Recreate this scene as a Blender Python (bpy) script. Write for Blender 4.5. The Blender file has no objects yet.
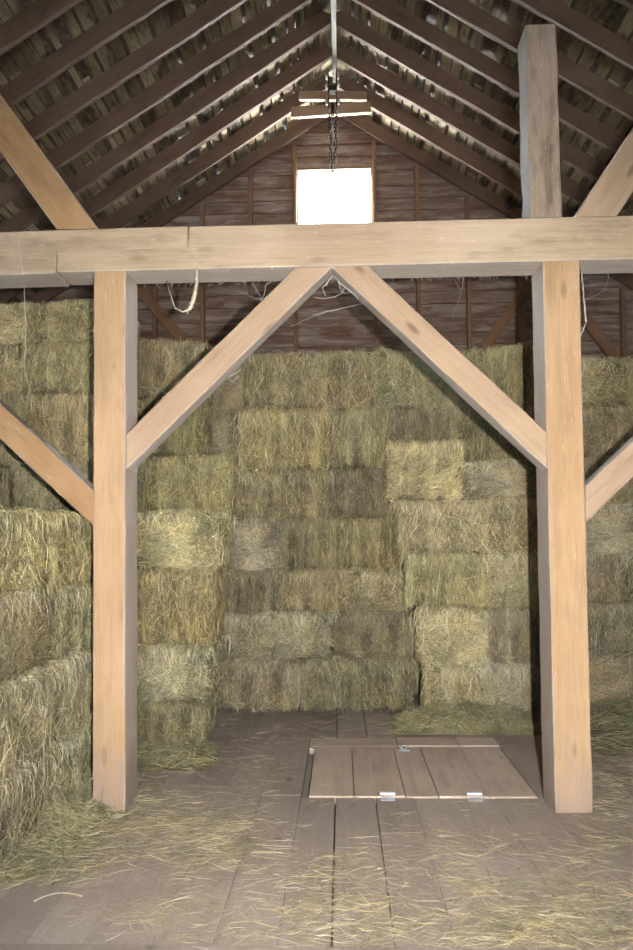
import bpy, bmesh, math, random
import numpy as np
from mathutils import Vector, Matrix, noise

random.seed(7)
RNG = np.random.default_rng(11)
scene = bpy.context.scene
C = scene.collection

# ------------------------------------------------------------------ camera
F = 720.0
EYE = 1.5
def make_camera():
    yaw, pitch, roll = math.radians(1.988), math.radians(2.207), math.radians(0.529)
    d = Vector((-math.sin(yaw)*math.cos(pitch), math.cos(yaw)*math.cos(pitch), math.sin(pitch)))
    r0 = Vector((math.cos(yaw), math.sin(yaw), 0))
    u0 = r0.cross(d)
    u = u0*math.cos(roll) + r0*math.sin(roll)
    r = r0*math.cos(roll) - u0*math.sin(roll)
    M = Matrix(((r.x, u.x, -d.x, 0), (r.y, u.y, -d.y, 0), (r.z, u.z, -d.z, EYE), (0, 0, 0, 1)))
    cd = bpy.data.cameras.new('camera'); co = bpy.data.objects.new('camera', cd)
    C.objects.link(co); co.matrix_world = M
    cd.lens = F/950.0*36.0; cd.sensor_width = 36.0; cd.sensor_fit = 'AUTO'
    cd.shift_y = 43.65/950.0
    cd.clip_start = 0.05; cd.clip_end = 200
    scene.camera = co
    return r, u, d
CR, CU, CD = make_camera()

def X(px, Y, z=1.5):
    """where the sight line through column px stands at depth Y and height z"""
    k = (px - 316.5)/F; h = z - EYE
    return (k*(Y*CD.y + h*CD.z) - Y*CR.y - h*CR.z)/(CR.x - k*CD.x)
def Zp(py, Y, x=0.0):
    k = -(py - 475 - 43.65)/F
    return EYE + (k*(Y*CD.y + x*CD.x) - Y*CU.y - x*CU.x)/(CU.z - k*CD.z)
def ray(px, py): return CD + CR*((px - 316.5)/F) - CU*((py - 518.65)/F)
def at(px, py, Y):
    v = ray(px, py); v = v*(Y/v.y); return Vector((v.x, v.y, v.z + EYE))
def on_floor(px, py, z=0.0):
    v = ray(px, py); v = v*((z - EYE)/v.z); return Vector((v.x, v.y, z))

# ------------------------------------------------------------------ node helpers
class NT:
    def __init__(s, name):
        s.m = bpy.data.materials.new(name); s.m.use_nodes = True
        s.t = s.m.node_tree; s.n = s.t.nodes; s.l = s.t.links
        s.b = s.n['Principled BSDF']
    def add(s, kind, **kw):
        n = s.n.new(kind)
        for k, v in kw.items():
            if k in n.bl_rna.properties: setattr(n, k, v)
            else: n.inputs[k].default_value = v
        return n
    def link(s, a, b): s.l.new(a, b)
    def ramp(s, fac, stops, interp='LINEAR'):
        r = s.n.new('ShaderNodeValToRGB'); e = r.color_ramp.elements; r.color_ramp.interpolation = interp
        while len(e) < len(stops): e.new(0.5)
        for el, (p, c) in zip(e, stops):
            el.position = p; el.color = (*c, 1) if len(c) == 3 else c
        s.link(fac, r.inputs[0]); return r.outputs[0]
    def mix(s, fac, a, b, mode='MIX'):
        n = s.n.new('ShaderNodeMix'); n.data_type = 'RGBA'; n.blend_type = mode
        for sock, v in ((n.inputs[0], fac), (n.inputs[6], a), (n.inputs[7], b)):
            if isinstance(v, (int, float)): sock.default_value = v
            elif isinstance(v, tuple): sock.default_value = (*v, 1)
            else: s.link(v, sock)
        return n.outputs[2]
    def noise(s, vec, scale, detail=4, rough=0.55, dist=0.0):
        n = s.n.new('ShaderNodeTexNoise')
        n.inputs['Scale'].default_value = scale; n.inputs['Detail'].default_value = detail
        n.inputs['Roughness'].default_value = rough; n.inputs['Distortion'].default_value = dist
        s.link(vec, n.inputs['Vector']); return n.outputs[0]
    def mapping(s, vec, scale=(1, 1, 1), loc=None):
        n = s.n.new('ShaderNodeMapping'); n.inputs['Scale'].default_value = scale
        s.link(vec, n.inputs['Vector'])
        if loc is not None: s.link(loc, n.inputs['Location'])
        return n.outputs[0]
    def bump(s, h, strength, dist=0.01):
        n = s.n.new('ShaderNodeBump'); n.inputs['Strength'].default_value = strength
        n.inputs['Distance'].default_value = dist
        s.link(h, n.inputs['Height']); s.link(n.outputs[0], s.b.inputs['Normal'])

def wood(name, dark, mid, light, speck=0.0, knots=0.5, rough=0.8, grime=None, stain=0.0, attr=False, side_grey=None):
    """grain runs along the local X axis of the timber"""
    t = NT(name)
    co = t.add('ShaderNodeTexCoord'); oi = t.add('ShaderNodeObjectInfo')
    rnd = t.add('ShaderNodeVectorMath', operation='SCALE'); rnd.inputs[0].default_value = (37., 19., 53.)
    t.link(oi.outputs['Random'], rnd.inputs['Scale'])
    vec = t.mapping(co.outputs['Object'], (1, 1, 1), rnd.outputs[0])
    g1 = t.noise(t.mapping(vec, (1.4, 28, 28)), 1.0, 6, 0.6, 0.4)
    g2 = t.noise(t.mapping(vec, (5, 160, 160)), 1.0, 3, 0.6)
    big = t.noise(vec, 1.7, 3, 0.5)
    col = t.ramp(g1, [(0.3, tuple(c*0.85 for c in dark)), (0.48, mid), (0.7, light)])
    col = t.mix(0.5, col, t.ramp(g2, [(0.33, tuple(c*0.8 for c in dark)), (0.67, light)]))
    col = t.mix(0.55, col, t.ramp(big, [(0.3, tuple(c*1.25 for c in dark)), (0.7, light)]))
    if knots:
        v = t.add('ShaderNodeTexVoronoi'); v.inputs['Scale'].default_value = 1.0
        t.link(t.mapping(vec, (2.2, 6.5, 6.5)), v.inputs['Vector'])
        k = t.ramp(v.outputs['Distance'], [(0.0, (1, 1, 1)), (0.09, (0.7, 0.7, 0.7)), (0.16, (0, 0, 0))])
        kf = t.add('ShaderNodeMath', operation='MULTIPLY'); t.link(k, kf.inputs[0]); kf.inputs[1].default_value = knots
        col = t.mix(kf.outputs[0], col, tuple(c*0.42 for c in dark))
    if stain:
        st = t.noise(t.mapping(vec, (1.0, 3.5, 3.5)), 2.2, 5, 0.65)
        sf = t.ramp(st, [(0.5, (0, 0, 0)), (0.66, (stain,)*3)])
        col = t.mix(sf, col, tuple(c*0.5 for c in dark))
    if speck:
        v = t.add('ShaderNodeTexVoronoi'); v.inputs['Scale'].default_value = 1.0
        t.link(t.mapping(vec, (4.5, 70, 70)), v.inputs['Vector'])
        k = t.ramp(v.outputs['Distance'], [(0.0, (speck,)*3), (0.05, (speck*0.8,)*3), (0.09, (0, 0, 0))])
        col = t.mix(k, col, (0.75, 0.7, 0.62))
    if side_grey:   # faces turned to local Z are mixed towards a greyer tone
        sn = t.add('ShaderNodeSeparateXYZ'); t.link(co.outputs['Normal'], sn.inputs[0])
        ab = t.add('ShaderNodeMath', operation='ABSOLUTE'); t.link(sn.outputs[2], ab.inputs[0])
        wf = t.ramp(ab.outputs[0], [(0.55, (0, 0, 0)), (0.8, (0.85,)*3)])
        wc = t.mix(1.0, t.ramp(g2, [(0.25, (0.72,)*3), (0.75, (1.15,)*3)]), side_grey, 'MULTIPLY')
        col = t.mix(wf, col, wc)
    if grime:
        sx = t.add('ShaderNodeSeparateXYZ'); t.link(co.outputs['Object'], sx.inputs[0])
        n3 = t.noise(t.mapping(vec, (3, 9, 9)), 1.5, 4)
        ad = t.add('ShaderNodeMath', operation='ADD'); t.link(sx.outputs[0], ad.inputs[0]); t.link(n3, ad.inputs[1])
        gf = t.ramp(ad.outputs[0], [(0.45, (0.75,)*3), (0.95, (0, 0, 0))])
        col = t.mix(gf, col, grime)
    if attr:
        a = t.add('ShaderNodeAttribute'); a.attribute_name = 'tint'
        col = t.mix(1.0, col, t.ramp(a.outputs['Fac'], [(0, (0.45, 0.42, 0.40)), (0.5, (0.9, 0.9, 0.9)), (1, (1.3, 1.28, 1.25))]), 'MULTIPLY')
    t.link(col, t.b.inputs['Base Color'])
    t.b.inputs['Roughness'].default_value = rough
    t.b.inputs['Specular IOR Level'].default_value = 0.2
    hm = t.mix(0.5, g1, g2)
    t.bump(hm, 0.5, 0.006)
    return t.m

M_POST = wood('sawn_pine', (0.235, 0.145, 0.075), (0.345, 0.22, 0.12), (0.43, 0.29, 0.175), speck=0.5, knots=0.6, stain=0.22, grime=(0.27, 0.21, 0.18), side_grey=(0.43, 0.375, 0.33))
M_BEAM = wood('dusty_sawn_pine', (0.225, 0.16, 0.105), (0.325, 0.24, 0.16), (0.42, 0.325, 0.23), speck=0.6, knots=0.4, stain=0.4, side_grey=(0.44, 0.39, 0.34))
M_BRACE = wood('brace_pine', (0.205, 0.135, 0.083), (0.295, 0.205, 0.135), (0.375, 0.275, 0.19), speck=0.4, knots=0.8, stain=0.2, side_grey=(0.44, 0.40, 0.36))
M_AMBER = wood('amber_pine', (0.20, 0.11, 0.05), (0.30, 0.178, 0.085), (0.37, 0.235, 0.125), speck=0.5, knots=0.6, stain=0.3, side_grey=(0.38, 0.35, 0.33))
M_GREYPOST = wood('weathered_stub', (0.14, 0.10, 0.07), (0.24, 0.18, 0.135), (0.34, 0.27, 0.21), speck=0.8, knots=0.4, stain=0.6, side_grey=(0.24, 0.205, 0.17))
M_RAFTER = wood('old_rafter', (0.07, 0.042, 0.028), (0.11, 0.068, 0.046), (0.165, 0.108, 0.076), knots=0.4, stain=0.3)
M_STUD = wood('old_stud', (0.11, 0.06, 0.035), (0.19, 0.11, 0.065), (0.28, 0.17, 0.10), knots=0.4)
M_COLLAR = wood('collar_board', (0.15, 0.095, 0.062), (0.24, 0.16, 0.105), (0.34, 0.24, 0.16), knots=0.3)
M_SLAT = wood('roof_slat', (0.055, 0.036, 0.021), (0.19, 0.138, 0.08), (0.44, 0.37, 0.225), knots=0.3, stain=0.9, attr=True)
M_TRAP = wood('trap_board', (0.34, 0.265, 0.215), (0.48, 0.385, 0.32), (0.60, 0.50, 0.42), knots=0.25, stain=0.25)
M_TRACK = wood('track_wood', (0.13, 0.115, 0.09), (0.21, 0.185, 0.15), (0.29, 0.26, 0.22), knots=0.0)

def floor_mat():
    t = NT('dusty_floor')
    co = t.add('ShaderNodeTexCoord'); a = t.add('ShaderNodeAttribute'); a.attribute_name = 'tint'
    v = t.mapping(co.outputs['Object'], (22, 1.0, 1))
    g = t.noise(v, 1.6, 6, 0.6, 0.3)
    big = t.noise(co.outputs['Object'], 1.3, 5, 0.6)
    fine = t.noise(co.outputs['Object'], 45, 4, 0.7)
    col = t.ramp(g, [(0.25, (0.23, 0.19, 0.168)), (0.55, (0.335, 0.28, 0.247)), (0.8, (0.42, 0.36, 0.315))])
    col = t.mix(0.5, col, t.ramp(big, [(0.3, (0.21, 0.17, 0.152)), (0.5, (0.335, 0.28, 0.247)), (0.75, (0.46, 0.40, 0.35))]))
    col = t.mix(0.25, col, t.ramp(fine, [(0.3, (0.13, 0.105, 0.095)), (0.7, (0.45, 0.40, 0.345))]))
    dk = t.ramp(t.noise(co.outputs['Object'], 6.5, 3, 0.5), [(0.66, (0, 0, 0)), (0.74, (0.55,)*3)])
    col = t.mix(dk, col, (0.09, 0.075, 0.068))
    col = t.mix(1.0, col, t.ramp(a.outputs['Fac'], [(0, (0.86,)*3), (1, (1.12,)*3)]), 'MULTIPLY')
    t.link(col, t.b.inputs['Base Color']); t.b.inputs['Roughness'].default_value = 0.85
    t.b.inputs['Specular IOR Level'].default_value = 0.2
    t.bump(t.mix(0.5, g, fine), 0.3, 0.006)
    return t.m
M_FLOOR = floor_mat()

def siding_mat():
    t = NT('gable_siding')
    co = t.add('ShaderNodeTexCoord'); a = t.add('ShaderNodeAttribute'); a.attribute_name = 'tint'
    off = t.add('ShaderNodeVectorMath', operation='SCALE'); off.inputs[0].default_value = (31, 7, 3)
    t.link(a.outputs['Fac'], off.inputs['Scale'])
    v = t.mapping(co.outputs['Object'], (1, 1, 1), off.outputs[0])
    g = t.noise(t.mapping(v, (1.5, 20, 16)), 1.5, 6, 0.6, 0.3)
    col = t.ramp(g, [(0.25, (0.115, 0.076, 0.058)), (0.55, (0.19, 0.135, 0.106)), (0.8, (0.27, 0.20, 0.165))])
    pale = t.ramp(t.noise(t.mapping(v, (1.0, 3, 6)), 1.6, 6, 0.65, 0.5), [(0.46, (0, 0, 0)), (0.66, (0.8,)*3)])
    col = t.mix(pale, col, (0.36, 0.315, 0.28))
    rust = t.ramp(t.noise(t.mapping(v, (1.1, 3, 4)), 2.1, 4, 0.6), [(0.52, (0, 0, 0)), (0.66, (0.8,)*3)])
    col = t.mix(rust, col, (0.14, 0.065, 0.042))
    t.link(col, t.b.inputs['Base Color']); t.b.inputs['Roughness'].default_value = 0.85
    t.b.inputs['Specular IOR Level'].default_value = 0.15
    t.bump(g, 0.3, 0.006)
    return t.m
M_SIDING = siding_mat()

def shingle_mat():
    t = NT('roof_shingle_underside')
    co = t.add('ShaderNodeTexCoord')
    n = t.noise(t.mapping(co.outputs['Object'], (3, 9, 1)), 2.0, 6, 0.65)
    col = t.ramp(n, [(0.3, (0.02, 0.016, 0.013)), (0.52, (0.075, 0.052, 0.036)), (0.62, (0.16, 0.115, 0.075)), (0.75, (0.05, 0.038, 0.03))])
    t.link(col, t.b.inputs['Base Color']); t.b.inputs['Roughness'].default_value = 0.9
    return t.m
M_SHINGLE = shingle_mat()

def hay_mat():
    t = NT('hay')
    a = t.add('ShaderNodeAttribute'); a.attribute_name = 'tint'
    oi = t.add('ShaderNodeObjectInfo'); co = t.add('ShaderNodeTexCoord')
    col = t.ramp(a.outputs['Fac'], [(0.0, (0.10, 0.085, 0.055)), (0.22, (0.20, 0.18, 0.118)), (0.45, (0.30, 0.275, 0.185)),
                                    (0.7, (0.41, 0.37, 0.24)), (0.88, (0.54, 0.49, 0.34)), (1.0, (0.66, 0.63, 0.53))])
    big = t.noise(co.outputs['Object'], 4.5, 4, 0.6)
    col = t.mix(1.0, col, t.ramp(big, [(0.3, (0.66, 0.70, 0.68)), (0.5, (1, 1, 1)), (0.72, (1.22, 1.16, 1.0))]), 'MULTIPLY')
    col = t.mix(1.0, col, oi.outputs['Color'], 'MULTIPLY')
    t.link(col, t.b.inputs['Base Color']); t.b.inputs['Roughness'].default_value = 0.65
    t.b.inputs['Specular IOR Level'].default_value = 0.25
    return t.m
M_HAY = hay_mat()

def plain(name, col, rough=0.6, metal=0.0, var=0.25, scale=30):
    t = NT(name); co = t.add('ShaderNodeTexCoord')
    n = t.noise(co.outputs['Object'], scale, 4, 0.6)
    c = t.ramp(n, [(0.3, tuple(x*(1-var) for x in col)), (0.7, tuple(min(1, x*(1+var)) for x in col))])
    t.link(c, t.b.inputs['Base Color']); t.b.inputs['Roughness'].default_value = rough; t.b.inputs['Metallic'].default_value = metal
    return t.m
M_TWINE = plain('sisal_twine', (0.42, 0.365, 0.275), 0.85)
M_WEB = plain('dusty_cobweb', (0.40, 0.385, 0.365), 0.9)
M_STEEL = plain('galvanised_steel', (0.62, 0.68, 0.76), 0.35, 0.6)
M_IRON = plain('black_iron', (0.03, 0.027, 0.024), 0.9, 0.0)
M_IRON.node_tree.nodes['Principled BSDF'].inputs['Specular IOR Level'].default_value = 0.1
M_WHEEL = plain('worn_wheel_rim', (0.22, 0.19, 0.155), 0.7, 0.0)
M_DROP = plain('grey_chip', (0.5, 0.46, 0.4), 0.8)

# ------------------------------------------------------------------ object helpers
def tag(o, label, cat, group=None, kind=None):
    if label: o['label'] = label
    if cat: o['category'] = cat
    if group: o['group'] = group
    if kind: o['kind'] = kind
    return o
def link(name, me, mat=None, parent=None):
    o = bpy.data.objects.new(name, me); C.objects.link(o)
    if mat is not None and not me.materials: me.materials.append(mat)
    if parent: o.parent = parent
    return o
def bm_obj(name, bm, mat, parent=None, smooth=False):
    bmesh.ops.recalc_face_normals(bm, faces=bm.faces)
    me = bpy.data.meshes.new(name); bm.to_mesh(me); bm.free()
    if smooth:
        for p in me.polygons: p.use_smooth = True
    return link(name, me, mat, parent)
def box_bm(bm, lo, hi, bev=0.0, tint=None):
    lay = None
    if tint is not None:
        lay = bm.verts.layers.float.get('tint') or bm.verts.layers.float.new('tint')
    vs = bmesh.ops.create_cube(bm, size=1.0)['verts']
    for v in vs:
        v.co = Vector([lo[i] + (v.co[i] + 0.5)*(hi[i] - lo[i]) for i in range(3)])
    if lay is not None:
        for v in vs: v[lay] = tint
    if bev:
        es = list({e for v in vs for e in v.link_edges})
        bmesh.ops.bevel(bm, geom=es, offset=bev, segments=1, affect='EDGES')
    return vs

def frame(p0, p1, facing=(0, -1, 0)):
    """local X along the timber, local Y away from the viewer, local Z the remaining side"""
    x = (Vector(p1) - Vector(p0)).normalized(); y = -Vector(facing)
    y = (y - x*y.dot(x)).normalized(); z = x.cross(y)
    return Matrix(((x.x, y.x, z.x, p0[0]), (x.y, y.y, z.y, p0[1]), (x.z, y.z, z.z, p0[2]), (0, 0, 0, 1)))

def timber(name, p0, p1, wz, dy, mat, label, cat, group=None, bev=0.008, cut0=0.0, cut1=0.0, rough=0.0025, parent=None, facing=(0, -1, 0), seg=10):
    """wz: face width, dy: depth behind the face; p0, p1 lie on the centre line of the front face.
    cut0 / cut1 shear the ends (metres over the width) so that a brace meets its neighbour squarely."""
    L = (Vector(p1) - Vector(p0)).length
    bm = bmesh.new()
    rings = []
    rr = random.Random(hash(label or name) % 9999 if False else len(label or name)*131 + int(L*1000))
    b = bev
    prof = [(b, -wz/2), (dy-b, -wz/2), (dy, -wz/2+b), (dy, wz/2-b), (dy-b, wz/2), (b, wz/2), (0, wz/2-b), (0, -wz/2+b)]
    for i in range(seg+1):
        s = i/seg; ring = []
        for (y, z) in prof:
            x = s*L + (1-s)*cut0*(z/wz) + s*cut1*(z/wz)
            j = rough if 0 < i < seg else 0
            ring.append(bm.verts.new((x, y + rr.uniform(-j, j), z + rr.uniform(-j, j))))
        rings.append(ring)
    for a, c in zip(rings, rings[1:]):
        for k in range(8): bm.faces.new((a[k], a[(k+1) % 8], c[(k+1) % 8], c[k]))
    bm.faces.new(rings[0]); bm.faces.new(rings[-1][::-1])
    o = bm_obj(name, bm, mat, parent)
    o.matrix_world = frame(p0, p1, facing)
    return tag(o, label, cat, group)

def tube_mesh(name, paths, radius, mat, parent=None, sides=5, label=None, cat=None, group=None, origin=None):
    bm = bmesh.new()
    for path in paths:
        if isinstance(path, tuple): path, rad = path
        else: rad = radius
        pts = [Vector(p) for p in path]; rings = []
        for i, p in enumerate(pts):
            t = (pts[min(i+1, len(pts)-1)] - pts[max(i-1, 0)]).normalized()
            a = t.cross(Vector((0.31, 0.77, 0.55))).normalized(); b2 = t.cross(a)
            r = rad[i] if isinstance(rad, (list, tuple)) else rad
            rings.append([bm.verts.new(p + (a*math.cos(2*math.pi*k/sides) + b2*math.sin(2*math.pi*k/sides))*r) for k in range(sides)])
        for a, c in zip(rings, rings[1:]):
            for k in range(sides): bm.faces.new((a[k], a[(k+1) % sides], c[(k+1) % sides], c[k]))
        bm.faces.new(rings[0][::-1]); bm.faces.new(rings[-1])
    if origin is not None:
        for v in bm.verts: v.co -= Vector(origin)
    o = bm_obj(name, bm, mat, parent, smooth=True)
    if origin is not None: o.location = origin
    return tag(o, label, cat, group)

# ------------------------------------------------------------------ dimensions
PY = 4.12                      # front face of the bent
BEAM_LO, BEAM_HI = 3.125, 3.381
RIDGE = 7.01                   # underside of the rafters at the ridge
SLOPE = 0.64
RX = -0.045                     # the ridge stands a little left of the viewer
ANG = math.atan(SLOPE)
RD = 0.165                     # rafter depth
SHEATH = RIDGE + RD/math.cos(ANG)
WALL_Y = 9.08
SIDE = 4.9
FRONT_Y = -2.6

# ------------------------------------------------------------------ setting
def build_floor():
    bm = bmesh.new()
    edges = [-0.26, -0.057, 0.182, 0.416, 0.656, 0.889, 1.16]
    left = [-0.26]
    while left[0] > -SIDE: left.insert(0, left[0] - random.uniform(0.22, 0.29))
    right = [1.16]
    while right[-1] < SIDE: right.append(right[-1] + random.uniform(0.22, 0.29))
    edges = left[:-1] + edges + right[1:]
    g = 0.0012
    for a, b in zip(edges, edges[1:]):
        intrap = a >= -0.261 and b <= 1.161
        if intrap: spans = [(FRONT_Y, 1.6), (1.6, 4.36), (5.43, 7.6), (7.6, WALL_Y)]
        else:
            c1 = random.uniform(0.5, 2.4); c2 = c1 + random.uniform(3.2, 4.2)
            spans = [(FRONT_Y, c1), (c1, c2), (c2, WALL_Y)]
        gg = 0.007 if abs(a+0.057) < 0.01 else 0.004 if abs(a-0.182) < 0.01 else g
        for y0, y1 in spans:
            dz = random.uniform(-0.006, 0.0)
            box_bm(bm, (a+gg, y0+0.002, -0.05), (b-g, y1-0.002, dz*0.5), 0.0015, random.random())
    # dark void under the boards
    box_bm(bm, (-SIDE-0.1, FRONT_Y-0.1, -0.12), (SIDE+0.1, WALL_Y+0.1, -0.055), 0, 0.0)
    box_bm(bm, (-SIDE, WALL_Y, -0.055), (SIDE, WALL_Y+0.1, -0.002), 0, 0.3)
    o = bm_obj('floor', bm, M_FLOOR); o['kind'] = 'structure'
build_floor()

def build_roof():
    for side, nm in ((-1, 'ceiling_left'), (1, 'ceiling_right')):
        bm = bmesh.new(); lay = bm.verts.layers.float.new('tint')
        L = (SIDE + 0.35)/math.cos(ANG)
        s = 0.02
        rr = random.Random(5+side)
        while s < L:
            w = rr.uniform(0.055, 0.125)
            y = FRONT_Y - 0.2
            while y < WALL_Y:
                y2 = min(WALL_Y + 0.02, y + rr.choice([0.508*k for k in (2, 3, 4, 5)]))
                lift = rr.uniform(0, 0.012)
                if rr.random() > 0.07:
                    vs = box_bm(bm, (s, y+0.004, lift), (min(s+w, L), y2-0.004, lift+0.022), 0, rr.random())
                y = y2
            s += w + rr.choice([0.012, 0.02, 0.03, 0.045, 0.06])
        n0 = len(bm.faces)
        box_bm(bm, (-0.03, FRONT_Y-0.2, 0.0), (0.16, WALL_Y+0.05, 0.025), 0, 0.5)
        # shingles lying over the slats
        sh = -0.06; bm.verts.ensure_lookup_table()
        nslat = len(bm.faces)
        while sh < L:
            box_bm(bm, (sh, FRONT_Y-0.25, 0.045), (sh+0.16, WALL_Y+0.1, 0.06), 0, 0.2)
            sh += 0.158
        bm.faces.ensure_lookup_table()
        for i in range(nslat, len(bm.faces)): bm.faces[i].material_index = 1
        # grain along X: swap so that slats run along the local X of the object
        for v in bm.verts:
            v.co = Vector((v.co.y, -v.co.x*side, v.co.z))
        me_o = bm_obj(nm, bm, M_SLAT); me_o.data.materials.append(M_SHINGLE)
        c, sn = math.cos(ANG), math.sin(ANG)
        # local X -> world Y ; local -Y*side -> down slope ; local Z -> normal
        xa = Vector((0, 1, 0)); down = Vector((side*c, 0, -sn)); nz = Vector((side*sn, 0, c))
        ya = -down*side
        me_o.matrix_world = Matrix(((xa.x, ya.x, nz.x, RX), (xa.y, ya.y, nz.y, 0), (xa.z, ya.z, nz.z, SHEATH), (0, 0, 0, 1)))
        me_o['kind'] = 'structure'
build_roof()

WIN = (-0.51, 0.42, 5.10, 6.31)   # gable opening
def build_walls():
    bm = bmesh.new(); rr = random.Random(3)
    z = 0.0
    while z < SHEATH:
        h = rr.uniform(0.15, 0.20); z2 = z + h
        for lim in (WIN[2], WIN[3]):
            if z < lim - 0.001 < z2 + 0.03: z2 = lim
        half = min(SIDE, max(0.05, (SHEATH + 0.02 - z)/SLOPE))
        segs = [(-half, half)]
        if z2 > WIN[2] + 0.01 and z < WIN[3] - 0.01: segs = [(-half, WIN[0]), (WIN[1], half)]
        for a, b in segs:
            cuts = [a]
            while cuts[-1] < b - 0.01:
                cuts.append(min(b, cuts[-1] + rr.uniform(1.4, 3.2)))
            for c0, c1 in zip(cuts, cuts[1:]):
                d = rr.uniform(0, 0.008)
                zz0 = z
                vs = box_bm(bm, (c0, WALL_Y + d, z), (c1, WALL_Y + 0.03 + d, z2 + (0.012 if abs(z2 - WIN[2]) > 0.01 else 0.0)), 0, rr.random())
                # lap: lower edge stands proud
                for v in vs:
                    if v.co.z < z + 0.001: v.co.y -= 0.028
        z = z2
    o = bm_obj('wall_back', bm, M_SIDING); o['kind'] = 'structure'
    eave = SHEATH - SLOPE*SIDE + 0.02
    for side, nm in ((-1, 'wall_left'), (1, 'wall_right')):
        bm = bmesh.new(); z = 0
        while z < eave:
            z2 = min(eave + 0.02, z + 0.16)
            x0, x1 = sorted((side*SIDE, side*(SIDE + 0.03)))
            box_bm(bm, (x0, FRONT_Y, z), (x1, WALL_Y, z2), 0, rr.random()); z = z2
        o = bm_obj(nm, bm, M_SIDING); o['kind'] = 'structure'
    # front wall behind the viewer; its unseen door gap is sized for fill daylight
    bm = bmesh.new(); z = 0
    while z < SHEATH:
        z2 = z + 0.16; half = min(SIDE, max(0.02, (SHEATH - z)/SLOPE))
        segs = [(-half, half)] if z >= 2.0 else [(-half, -0.28), (0.28, half)]
        for a, b in segs: box_bm(bm, (a, FRONT_Y - 0.03, z), (b, FRONT_Y, z2), 0, rr.random())
        z = z2
    o = bm_obj('wall_front', bm, M_SIDING); o['kind'] = 'structure'
    # window lining
    bm = bmesh.new()
    x0, x1, z0, z1 = WIN
    for lo, hi in (((x0-0.03, 9.02, z0-0.03), (x0, 9.16, z1+0.03)), ((x1, 9.02, z0-0.03), (x1+0.03, 9.16, z1+0.03)),
                   ((x0, 9.02, z1), (x1, 9.16, z1+0.03)), ((x0, 9.02, z0-0.03), (x1, 9.16, z0))):
        box_bm(bm, lo, hi, 0.003)
    o = bm_obj('window_1', bm, M_STUD); o['kind'] = 'structure'
build_walls()

# ------------------------------------------------------------------ gable studs and wall braces
def roof_under(x): return RIDGE - SLOPE*abs(x - RX)
stud_x = [-4.76, -4.16, -3.56, -2.96, -2.35, -1.74, -1.12, -0.555, 0.465, 1.0, 1.63, 2.285, 2.91, 3.537, 4.15, 4.75]
ordn = ['first', 'second', 'third', 'fourth', 'fifth', 'sixth', 'seventh', 'eighth', 'ninth', 'tenth', 'eleventh', 'twelfth', 'thirteenth', 'fourteenth', 'fifteenth', 'sixteenth']
for x in stud_x:
    lst = sorted([q for q in stud_x if (q < 0) == (x < 0)], key=abs); k = lst.index(x); sd = 'left' if x < 0 else 'right'
    if k == 0: lab = f'brown stud of the gable wall bordering the {sd} side of the bright window'
    else: lab = f'thin brown stud on the gable wall, {ordn[k]} to the {sd} from the bright window'
    timber('wall_stud', (x, 8.975, 0.01), (x, 8.975, roof_under(x) - 0.03), 0.09 if x == 2.285 else 0.05, 0.085, M_STUD, lab, 'stud', 'studs of the gable wall', bev=0.003)
# end rafters against the gable wall
for sd in (-1, 1):
    x1 = sd*(SIDE - 0.05)
    w = 0.15
    off = w/2/math.cos(ANG)
    p0 = (RX + sd*0.045, 8.91, SHEATH - 0.03 - off - SLOPE*0.045); p1 = (x1, 8.91, SHEATH - 0.03 - off - SLOPE*abs(x1 - RX))
    timber('gable_rafter', p0, p1, w, 0.05, M_RAFTER, f'dark rafter lying against the gable wall on the {"left" if sd < 0 else "right"} slope', 'rafter',
           'rafters along the gable', bev=0.004, cut0=sd*w*SLOPE, cut1=0)
# diagonal wall braces seen over the hay
for (a, b, lab) in (((128, 276), (200, 360), 'dark diagonal brace on the gable wall just right of the left post'),
                    ((530, 284), (462, 380), 'brown diagonal brace on the gable wall left of the right post'),
                    ((565, 292), (640, 388), 'dark diagonal brace on the gable wall right of the right post')):
    YB = 8.84
    timber('wall_brace', at(a[0], a[1], YB), at(b[0], b[1], YB), 0.13, 0.06, M_STUD, lab, 'brace', 'diagonal braces on the gable wall', bev=0.004)

# ------------------------------------------------------------------ rafters
yr = 8.40; k = 0
while yr > 1.2:
    for sd in (-1, 1):
        x1 = sd*(SIDE - 0.02)
        off = RD/2/math.cos(ANG)
        p0 = (RX + sd*0.014, yr, RIDGE + off); p1 = (x1, yr, RIDGE + off - SLOPE*abs(x1 - RX))
        s = 'left' if sd < 0 else 'right'
        lab = (f'roof rafter on the {s} slope, carrying the two collar boards' if k == 0 else
               f'bare roof rafter on the {s} slope, {ordn[k]} pair counted from the gable end')
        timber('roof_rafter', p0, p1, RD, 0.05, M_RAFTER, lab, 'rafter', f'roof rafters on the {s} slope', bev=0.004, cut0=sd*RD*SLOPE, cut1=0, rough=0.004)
    yr -= 0.508; k += 1

# collar boards
for (xa, xb, py_lo, dl, hgt, lab) in ((299, 367, 99.0, 0, 0.10, 'short upper collar board with pale underside across the rafters below the ridge'),
                            (291, 371, 114.5, 2.5, 0.125, 'longer lower collar board with pale underside across the rafters below the ridge')):
    YC = 8.335
    A, B = at(xa, py_lo + dl, YC), at(xb, py_lo - dl, YC)
    timber('collar_board', A + Vector((0, 0, hgt/2)), B + Vector((0, 0, hgt/2)), hgt, 0.05, M_COLLAR, lab, 'collar board', 'collar boards', bev=0.003)

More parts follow.
